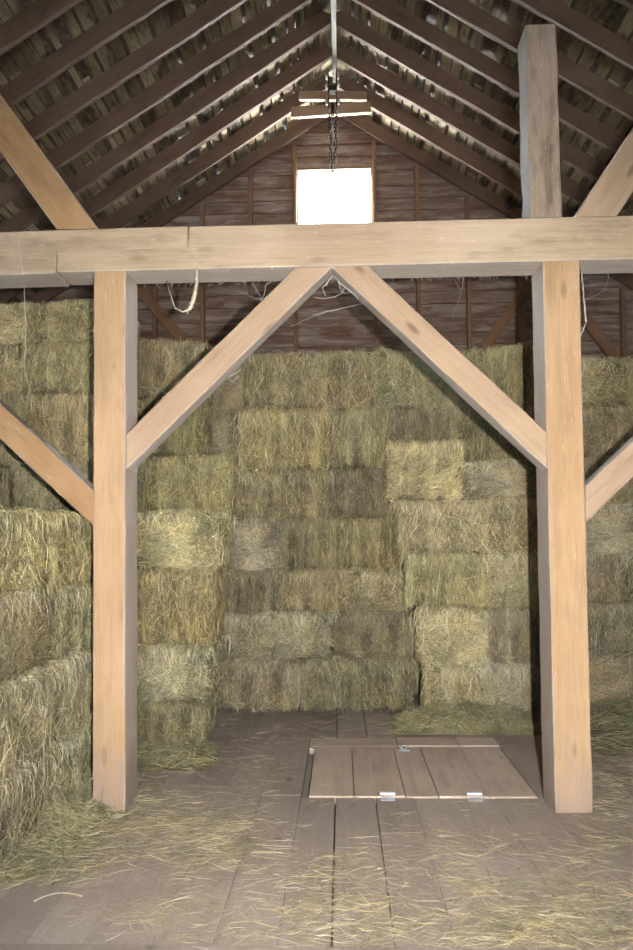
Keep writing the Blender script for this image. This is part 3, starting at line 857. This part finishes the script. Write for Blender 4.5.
# ------------------------------------------------------------------ loose hay
def litter(name, pts, zf, label, group=None, wmul=1.0, lmul=1.0, steep=0.12, seed=1, color=(1, 1, 1), tmean=0.5, kind='stuff'):
    rng = np.random.default_rng(seed); n = len(pts)
    ln = np.clip(rng.lognormal(math.log(0.10), 0.5, n), 0.03, 0.34)*lmul
    ang = rng.uniform(0, 2*math.pi, n)
    el = rng.normal(size=n)*steep
    t = np.stack([np.cos(ang)*np.cos(el), np.sin(ang)*np.cos(el), np.sin(el)], 1)
    K = 4; s = np.linspace(-0.5, 0.5, K)
    cur = rng.normal(size=(n, 3))*0.22; cur[:, 2] *= 0.2
    P = np.concatenate([pts, np.zeros((n, 1))], 1)[:, None, :] + t[:, None, :]*(s[None, :, None]*ln[:, None, None]) + cur[:, None, :]*((s**2)[None, :, None]*ln[:, None, None])
    base = zf(P[..., 0], P[..., 1])
    P[..., 2] = base + np.maximum(0.003, P[..., 2] + 0.005 + np.abs(rng.normal(size=n))[:, None]*0.006)
    tint = np.clip(tmean + 0.2*rng.normal(size=n), 0.08, 0.99)
    V, Q, tt = ribbons(P, rng.uniform(0.0022, 0.0048, n)*wmul, tint, rng)
    me = mesh_from_arrays(name, V, Q, tt, [M_HAY])
    o = bpy.data.objects.new(name, me); C.objects.link(o); o.color = (*color, 1)
    tag(o, label, 'loose hay', group, kind)
    return o

def mound(name, x0, x1, y0, y1, hfun, n, label, seed, color, tmean=0.42):
    """heap of loose hay: bumpy body plus strands, one mesh"""
    rng = np.random.default_rng(seed)
    nx, ny = 48, 36
    gx, gy = np.meshgrid(np.linspace(x0, x1, nx), np.linspace(y0, y1, ny), indexing='ij')
    def zf(x, y):
        u = (x-x0)/(x1-x0); v = (y-y0)/(y1-y0)
        h = hfun(np.clip(u, 0, 1), np.clip(v, 0, 1))
        p = np.stack([x, y, 0*x], -1)
        return np.maximum(-0.004, h*(1 + 0.35*snoise(p, seed, 9)) + 0.012*snoise(p, seed+1, 24)*(h > 0.01))
    gz = zf(gx, gy)
    Vc = np.stack([gx, gy, gz - 0.004], -1).reshape(-1, 3)
    idx = np.arange(nx*ny).reshape(nx, ny)
    Qc = np.stack([idx[:-1, :-1], idx[1:, :-1], idx[1:, 1:], idx[:-1, 1:]], -1).reshape(-1, 4)
    pts = np.stack([rng.uniform(x0, x1, n*3), rng.uniform(y0, y1, n*3)], 1)
    h = zf(pts[:, 0], pts[:, 1]); keep = rng.random(len(h)) < np.clip(0.05 + h/0.05, 0, 1)
    pts = pts[keep][:n]
    o = litter(name, pts, lambda x, y: np.maximum(0, zf(x, y)), label, None, 1.0, 1.0, 0.3, seed+3, color, tmean)
    # join the body
    me = o.data
    nV = len(me.vertices); co = np.zeros(nV*3, np.float32); me.vertices.foreach_get('co', co)
    li = np.zeros(len(me.loops), np.int32); me.loops.foreach_get('vertex_index', li)
    ti = np.zeros(nV, np.float32); me.attributes['tint'].data.foreach_get('value', ti)
    V = np.concatenate([co.reshape(-1, 3), Vc]); Q = np.concatenate([li.reshape(-1, 4), Qc + nV])
    T = np.concatenate([ti, np.full(len(Vc), 0.2)])
    o.data = mesh_from_arrays(name, V, Q, T, [M_HAY]); bpy.data.meshes.remove(me)
    return o
mound('loose_hay', 0.42, 1.74, 5.80, 6.19, lambda u, v: 0.13*np.sqrt(v)*np.sin(np.pi*np.clip(u*0.9+0.08, 0, 1))**0.5*(v > 0.02), 5200,
      'heap of loose hay at the foot of the forward right stack', 41, (0.92, 0.95, 0.85))
mound('loose_hay', -1.64, -1.1, 3.2, 4.7, lambda u, v: 0.14*np.clip(1.0-u*1.5, 0, 1)**1.3*np.clip(v*2.0, 0, 1)**1.3*np.clip((1-v)*5, 0, 1), 5500,
      'heap of loose hay left of the left post foot, along the low side stack', 42, (0.92, 0.94, 0.88))
mound('loose_hay', 1.78, 3.4, 5.2, 6.9, lambda u, v: 0.07*np.clip(u*3, 0, 1)*np.clip((1-v)*4, 0, 1)*np.clip(v*3, 0, 1), 5000,
      'thin heap of loose hay on the floor beyond the right post', 43, (0.85, 0.88, 0.82))
mound('loose_hay', -1.62, -0.9, 4.85, 5.36, lambda u, v: 0.07*np.clip(v*2, 0, 1)*np.clip((1-u)*4, 0, 1), 1600,
      'fringe of loose hay at the foot of the low stack right of the left post', 44, (0.88, 0.9, 0.82))

def scatter_pts(n, rects, seed):
    rng = np.random.default_rng(seed); out = []
    tot = sum(r[4] for r in rects)
    for (x0, y0, x1, y1, w) in rects:
        m = int(n*w/tot)
        # pixel patches on the floor -> metres, in clumps
        k = max(3, m//12)
        cx = rng.uniform(x0, x1, k); cy = rng.uniform(y0, y1, k)
        i = rng.integers(0, k, m); px = cx[i] + rng.normal(size=m)*20; py = cy[i] + rng.normal(size=m)*7
        a_, b_ = (px - 316.5)/F, (py - 518.65)/F
        D = np.array(CD)[None] + a_[:, None]*np.array(CR)[None] - b_[:, None]*np.array(CU)[None]
        D = D*(-EYE/np.minimum(-0.15, D[:, 2]))[:, None]
        out.append(D[:, :2])
    p = np.concatenate(out)
    # keep clear of posts
    ok = (p[:, 1] > 1.9) & (p[:, 1] < 6.5)
    for (cx_, w_) in ((LPB, 0.13), (RPB, 0.14)):
        ok &= ~((np.abs(p[:, 0]-cx_) < w_) & (p[:, 1] > PY-0.02) & (p[:, 1] < PY+0.28))
    return p[ok]
pts = scatter_pts(12000, [(0, 800, 250, 868, 3.4), (130, 815, 260, 850, 1.2), (140, 880, 330, 950, 0.7), (290, 855, 400, 950, 1.6), (400, 840, 633, 950, 2.6),
                        (470, 880, 633, 945, 1.6), (595, 740, 633, 850, 1.5), (140, 750, 300, 800, 0.5), (0, 780, 90, 880, 1.6), (215, 716, 400, 745, 0.7), (300, 800, 540, 850, 0.35), (60, 880, 200, 945, 0.25)], 77)
litter('scattered_hay', pts, lambda x, y: 0*x, 'loose straws of hay scattered over the dusty floorboards', None, 0.52, 0.8, 0.05, 78, (1.0, 0.97, 0.92), 0.55)

# a few single thick stems on the floor
for (a, b, c, lab) in (((34, 901), (58, 893), (82, 896), 'long curved pale stem on the floor at lower left'),
                       ((250, 853), (268, 852), (283, 853), 'short straight pale stem on the floor left of centre')):
    pt = []
    for px, py in (a, b, c):
        pt.append(on_floor(px, py, 0.006))
    pt = [pt[0]*((1-q)*(1-q)) + (pt[1]*2 - (pt[0]+pt[2])*0.5)*(2*q*(1-q)) + pt[2]*(q*q) for q in [k/8 for k in range(9)]]
    tube_mesh('thick_straw', [pt], 0.0035, M_TWINE, None, 6, lab, 'straw', None, pt[0])

# ------------------------------------------------------------------ trapdoor
def trapdoor():
    y0, y1 = 4.365, 5.41; z1 = 0.010
    r = bpy.data.objects.new('trapdoor', None); C.objects.link(r); r.location = (0.475, y0, 0)
    tag(r, 'wooden trapdoor of five wide planks set in the floor, with shiny hinges', 'trapdoor')
    ed = [-0.215, 0.058, 0.365, 0.562, 0.860, 1.145]
    for i, (a, b) in enumerate(zip(ed, ed[1:])):
        L = y1 - y0
        bm = bmesh.new(); box_bm(bm, (0, -(b-a)/2+0.0025, -0.045), (L, (b-a)/2-0.0025, z1 - random.uniform(0, 0.003)), 0.002)
        o = bm_obj('plank', bm, M_TRAP, r)
        o.matrix_parent_inverse = Matrix.Identity(4)
        o.location = ((a+b)/2 - 0.475, 0, 0); o.rotation_euler = (0, 0, math.pi/2)
    for px in (387.5, 474.5):
        Yh = 4.36; hx = X(px, Yh, 0.02) - 0.475
        bm = bmesh.new()
        box_bm(bm, (-0.042, 0.008, z1+0.001), (0.042, 0.055, z1+0.005), 0.001)
        box_bm(bm, (-0.042, -0.055, z1+0.001-0.012), (0.042, -0.008, z1+0.005-0.012), 0.001)
        h = bm_obj('hinge', bm, M_STEEL, r); h.location = (hx, 0, 0); h['label'] = 'shiny steel hinge on the front edge'
        bm = bmesh.new(); bmesh.ops.create_cone(bm, segments=12, radius1=0.012, radius2=0.012, depth=0.088, cap_ends=True)
        for v in bm.verts: v.co = Vector((v.co.z, v.co.x - 0.004, v.co.y + z1 + 0.014))
        bm_obj('hinge_pin', bm, M_STEEL, h)
    # hasp near the far edge
    Yh = 5.32; hx = X(404, Yh, 0.02) - 0.475
    bm = bmesh.new(); box_bm(bm, (-0.045, -0.02, z1+0.001), (0.045, 0.02, z1+0.006), 0.001)
    box_bm(bm, (-0.012, -0.045, z1+0.006), (0.012, 0.03, z1+0.011), 0.001)
    h = bm_obj('hasp', bm, M_STEEL, r); h.location = (hx, Yh - y0, 0); h['label'] = 'small steel hasp near the far edge'
    ring = [(0.02*math.cos(2*math.pi*q/16), -0.005 + 0.01*math.sin(2*math.pi*q/16), z1 + 0.022 + 0.013*math.sin(2*math.pi*q/16)) for q in range(17)]
    tube_mesh('staple', [ring], 0.004, M_STEEL, h)
trapdoor()
for i, (a, b) in enumerate(((-0.255, 0.40), (0.405, 0.86), (0.865, 1.16))):
    bm = bmesh.new(); L = b - a - 0.006
    box_bm(bm, (0, -0.115, 0.001), (L, 0.115, 0.012 if i else 0.004), 0.002)
    o = bm_obj(f'trim_{i+1}', bm, M_TRAP); o.location = (a, 5.56, 0); o['kind'] = 'structure'

bm = bmesh.new(); box_bm(bm, (0, -0.11, 0.0005), (SIDE*2-0.1, 0.11, 0.012), 0.003)
o = bm_obj('trim_4', bm, M_FLOOR); o.location = (-SIDE+0.05, 2.63, 0); o['kind'] = 'structure'

# ------------------------------------------------------------------ twine, threads and cobwebs on the timber
def sag(p, q, d, n=9, rr=random.Random(2), j=0.003):
    out = []
    for i in range(n):
        s = i/(n-1); v = p.lerp(q, s); v.z -= d*4*s*(1-s)
        if 0 < i < n-1: v += Vector((rr.uniform(-j, j), rr.uniform(-j, j), rr.uniform(-j, j)))
        out.append(v)
    return out
PB = PY - 0.006
pt = [at(167, 281, PB+0.1), at(170, 293, PB+0.05), at(175, 308, PB), at(183, 312, PB), at(190, 309, PB), at(194, 298, PB), at(197, 282, PB), at(197, 272, PB), at(196.5, 255, PB)]
rr = random.Random(9)
fr = []
for i in range(60):
    s = rr.uniform(3.6, 6.6); k = int(s); v = pt[k].lerp(pt[min(k+1, 8)], s-k)
    fr.append(([v, v + Vector((rr.uniform(-0.015, 0.015), rr.uniform(-0.015, 0.0), rr.uniform(-0.03, 0.02)))], 0.0018))
tube_mesh('frayed_twine', [(pt, [0.002, 0.003, 0.003, 0.005, 0.009, 0.013, 0.008, 0.005, 0.004])] + fr, 0.004, M_TWINE, None, 6,
          'frayed loop of twine dangling from the beam near the left post', 'twine', None, pt[-1])
pt = [at(19.5, 232, PB), at(18.5, 246, PB), at(21, 262, PB), at(24, 276, PB), at(24.5, 300, PB), at(26, 330, PB), at(25, 352, PB), at(24, 366, PB), at(28, 384, PB)]
tube_mesh('hanging_string', [(pt, [0.0012, 0.0014, 0.0013, 0.0015, 0.002, 0.003, 0.0035, 0.002, 0.0013])], 0.003, M_WEB, None, 5,
          'dusty string hanging down from the beam at far left', 'string', None, pt[0])

rr = random.Random(21)
def web(lab, lines, px0, extra=None):
    paths = []
    for (a, b, d, r_) in lines:
        ya, yb = (a[2] if len(a) > 2 else PY+0.05), (b[2] if len(b) > 2 else PY+0.05)
        paths.append((sag(at(a[0], a[1], ya), at(b[0], b[1], yb), d, 9, rr), r_*0.6))
    tube_mesh('cobweb', paths, 0.002, M_WEB, None, 4, lab, 'cobweb', 'dusty cobwebs on the timbers', paths[0][0][0])
web('dusty cobweb strands slung in the peak between the two inner knee braces', [
    ((314, 297), (342, 293), 0.02, 0.003), ((322, 288), (326, 296), 0.0, 0.004), ((326, 286), (333, 276), -0.01, 0.004), ((342, 293), (338, 281), 0.0, 0.004),
    ((333, 276), (345, 287), 0.005, 0.005), ((345, 287), (358, 299), -0.004, 0.005), ((342, 293), (345, 287), 0, 0.003), ((333, 276), (322, 288), 0.0, 0.005)], 0)
web('long cobweb thread stretched across below the peak of the braces', [
    ((290, 327), (352, 306), -0.015, 0.0022), ((312, 315), (352, 306), 0.0, 0.0025), ((352, 306), (357, 311), 0.0, 0.002), ((352, 306), (364, 303), 0.0, 0.002)], 0)
web('cobweb thread hanging under the beam right of the twine loop', [((218, 279), (221, 284), 0, 0.004), ((221, 284), (229, 277), 0.005, 0.003)], 0)
web('cobweb threads from beam to rising brace left of the peak', [((252, 282), (262, 300), 0.0, 0.0025), ((262, 300), (272, 296), 0.005, 0.003), ((236, 290), (262, 300), 0.006, 0.0018), ((262, 300), (266, 285), 0.004, 0.003), ((266, 285), (272, 280), 0.003, 0.003)], 0)
web('cobweb tangle on the upper right side of the right post', [
    ((582, 270), (584, 300), 0.0, 0.006), ((584, 300), (586, 322), 0.01, 0.009), ((586, 322), (581, 336), 0.0, 0.005), ((584, 300), (604, 291), 0.004, 0.002), ((604, 291), (609, 276), 0.0, 0.002), ((609, 276), (607, 272), 0, 0.003)], 0)
web('thin cobweb thread under the beam left of the right post', [((452, 318), (461, 292), 0.01, 0.0018), ((461, 292), (464, 277), 0.0, 0.0018), ((461, 292), (455, 280), 0, 0.0015)], 0)
web('fuzzy cobweb clinging under the lower edge of the left inner knee brace', [
    ((239, 376), (232, 382), 0.0, 0.004), ((232, 382), (228, 377), 0.003, 0.004), ((228, 377), (241, 369), 0.005, 0.004)], 0)

# ------------------------------------------------------------------ light
w = bpy.data.worlds.new('sky'); scene.world = w; w.use_nodes = True
bg = w.node_tree.nodes['Background']; bg.inputs[0].default_value = (0.84, 0.93, 1.0, 1); bg.inputs[1].default_value = 110.0

fl = bpy.data.lights.new('camera_flash', 'SPOT'); fl.energy = 1320; fl.color = (1.0, 0.95, 0.88)
fl.spot_size = math.radians(90); fl.spot_blend = 0.9; fl.shadow_soft_size = 0.025
fo = bpy.data.objects.new('camera_flash', fl); C.objects.link(fo)
fo.location = (0.2, -0.02, 1.54)
aim = Vector((0.0, 5.0, 1.55)) - Vector(fo.location)
fo.rotation_euler = aim.to_track_quat('-Z', 'Y').to_euler()

scene.view_settings.view_transform = 'Standard'
scene.view_settings.look = 'None'
scene.view_settings.exposure = 0.0
scene.view_settings.gamma = 1.0
scene.view_settings.use_curve_mapping = False
